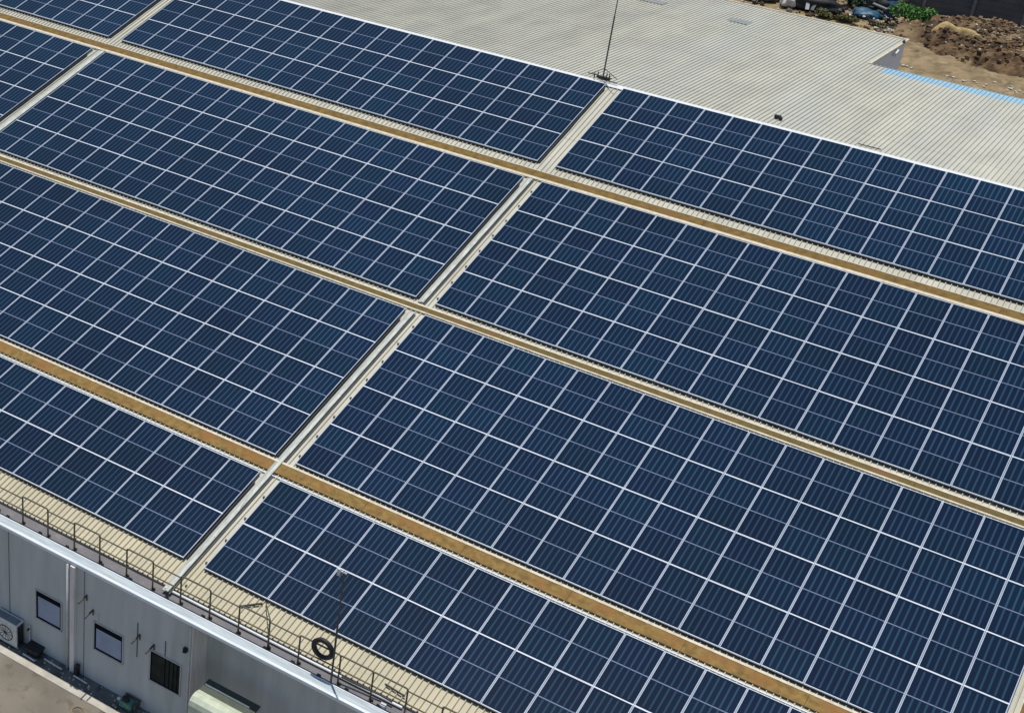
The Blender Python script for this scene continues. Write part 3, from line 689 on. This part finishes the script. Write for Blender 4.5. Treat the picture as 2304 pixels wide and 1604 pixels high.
# small debris among the scrap
for n_, m_, lab, sd_ in ((260, 'steel', 'small dark scrap bits scattered beyond the far roof edge', 31), (90, 'sack', 'small pale litter scattered between the scrap heaps', 32), (120, 'dirt', 'brown clods scattered between scrap and weeds', 33)):
    random.seed(sd_); mb = MB()
    for i in range(n_):
        x = random.uniform(-6, 3.2); y = random.uniform(60.6, 64.6); q = random.uniform(.02, .13 if m_ != 'sack' else .07); z = random.uniform(0, .35)*(1 if y > 61.4 else .1)
        mb.hexa([(x+a*q*random.uniform(.3, 1.6), y+c*q*random.uniform(.3, 1.3), z+d*q*random.uniform(.4, 1.6)) for d in (0, 1) for a, c in ((-1, -1), (1, -1), (1, 1), (-1, 1))])
    tag(mb.build('debris', M[m_]), lab, kind='stuff')
# scrap things
def blob(name, c, r, m, label, cat, seed=1, n=14):
    mb = MB(); random.seed(seed)
    for j in range(n+1):
        th = math.pi*j/n
        for i in range(n*2):
            ph = math.pi*i/n
            d = Vector((math.sin(th)*math.cos(ph), math.sin(th)*math.sin(ph), math.cos(th)))
            k = 1+.35*mnoise.noise(d*1.9+Vector((seed*3.1, 0, 0)))+.12*mnoise.noise(d*5+Vector((seed, 1, 0)))
            mb.v.append((c[0]+d.x*r[0]*k, c[1]+d.y*r[1]*k, max(.005, c[2]+d.z*r[2]*k)))
    for j in range(n):
        for i in range(n*2): mb.f.append((j*2*n+i, j*2*n+(i+1) % (2*n), (j+1)*2*n+(i+1) % (2*n), (j+1)*2*n+i))
    return tag(mb.build(name, m, smooth=True), label, cat)
blob('sack', (-1.95, 61.3, .35), (.42, .35, .32), M['sack'], 'plump white sack by the far roof edge among dark scrap', 'sack', 2)
blob('tarp', (1.75, 62.4, .16), (.75, .5, .26), M['bluecloth'], 'crumpled teal blue tarp heap left of the bright bush', 'tarp', 3)
blob('scrap_heap', (-1.0, 61.9, .3), (1.5, .7, .5), M['dark'], 'dark heap of scrap right of the white sack', 'scrap', 4)
blob('scrap_heap', (1.9, 63.7, .5), (1.2, .55, .75), M['steel'], 'tall dark scrap heap behind the teal blue tarp', 'scrap', 6)
blob('scrap_heap', (-4.2, 61.6, .3), (1.4, .6, .45), M['steel'], 'low dark scrap heap left of the white sack', 'scrap', 8)
def plank(c, sx, sy, rz, tilt, m, label, cat='sheet', name='scrap_sheet', th=.03):
    R_ = Matrix.Rotation(rz, 3, 'Z') @ Matrix.Rotation(tilt, 3, 'X')
    return tag(MB().hexa([tuple(Vector(c)+R_ @ Vector((a*sx/2, b*sy/2, d*th))) for d in (0, 1) for a, b in ((-1, -1), (1, -1), (1, 1), (-1, 1))]).build(name, m), label, cat)
plank((1.95, 64.0, 1.45), .75, .45, .1, .15, M['white'], 'small white board lying highest on the scrap heap')
plank((2.45, 63.5, 1.05), .7, .35, -.1, .3, M['white'], 'pale bluish board on the right slope of the scrap heap')
plank((-.25, 62.2, .75), 1.1, .25, .05, .4, M['trim'], 'long pale strip across the dark scrap near the weeds')
plank((-1.0, 61.3, .45), .18, .7, .3, .8, M['trim'], 'narrow grey sheet leaning right of the white sack')
plank((-.65, 61.4, .5), .16, .8, -.2, .9, M['bpost'], 'narrow grey sheet leaning beside the yellowish weeds')
plank((-3.6, 61.0, .5), .2, .9, .1, .7, M['bpost'], 'grey upright sheet left of the white sack')
plank((-2.6, 62.0, .5), .7, .5, .4, .4, M['trim'], 'pale crooked sheet behind the white sack')
plank((2.2, 62.7, .55), .9, .12, -.5, .2, M['bpost'], 'grey beam lying behind the teal blue tarp', 'beam', 'scrap_beam', .08)
t = empty('drum', (2.75, 63.0, 0), 'dark blue drum standing at the right end of the scrap', 'drum')
MB().tube([(2.75, 63.0, 0), (2.75, 63.0, .78)], .29, 20).build('drum_body', M['bluedrum'], t); MB().tube([(2.75, 63.0, .782), (2.75, 63.0, .82)], .30, 20).build('lid', M['bluedrum'], t)
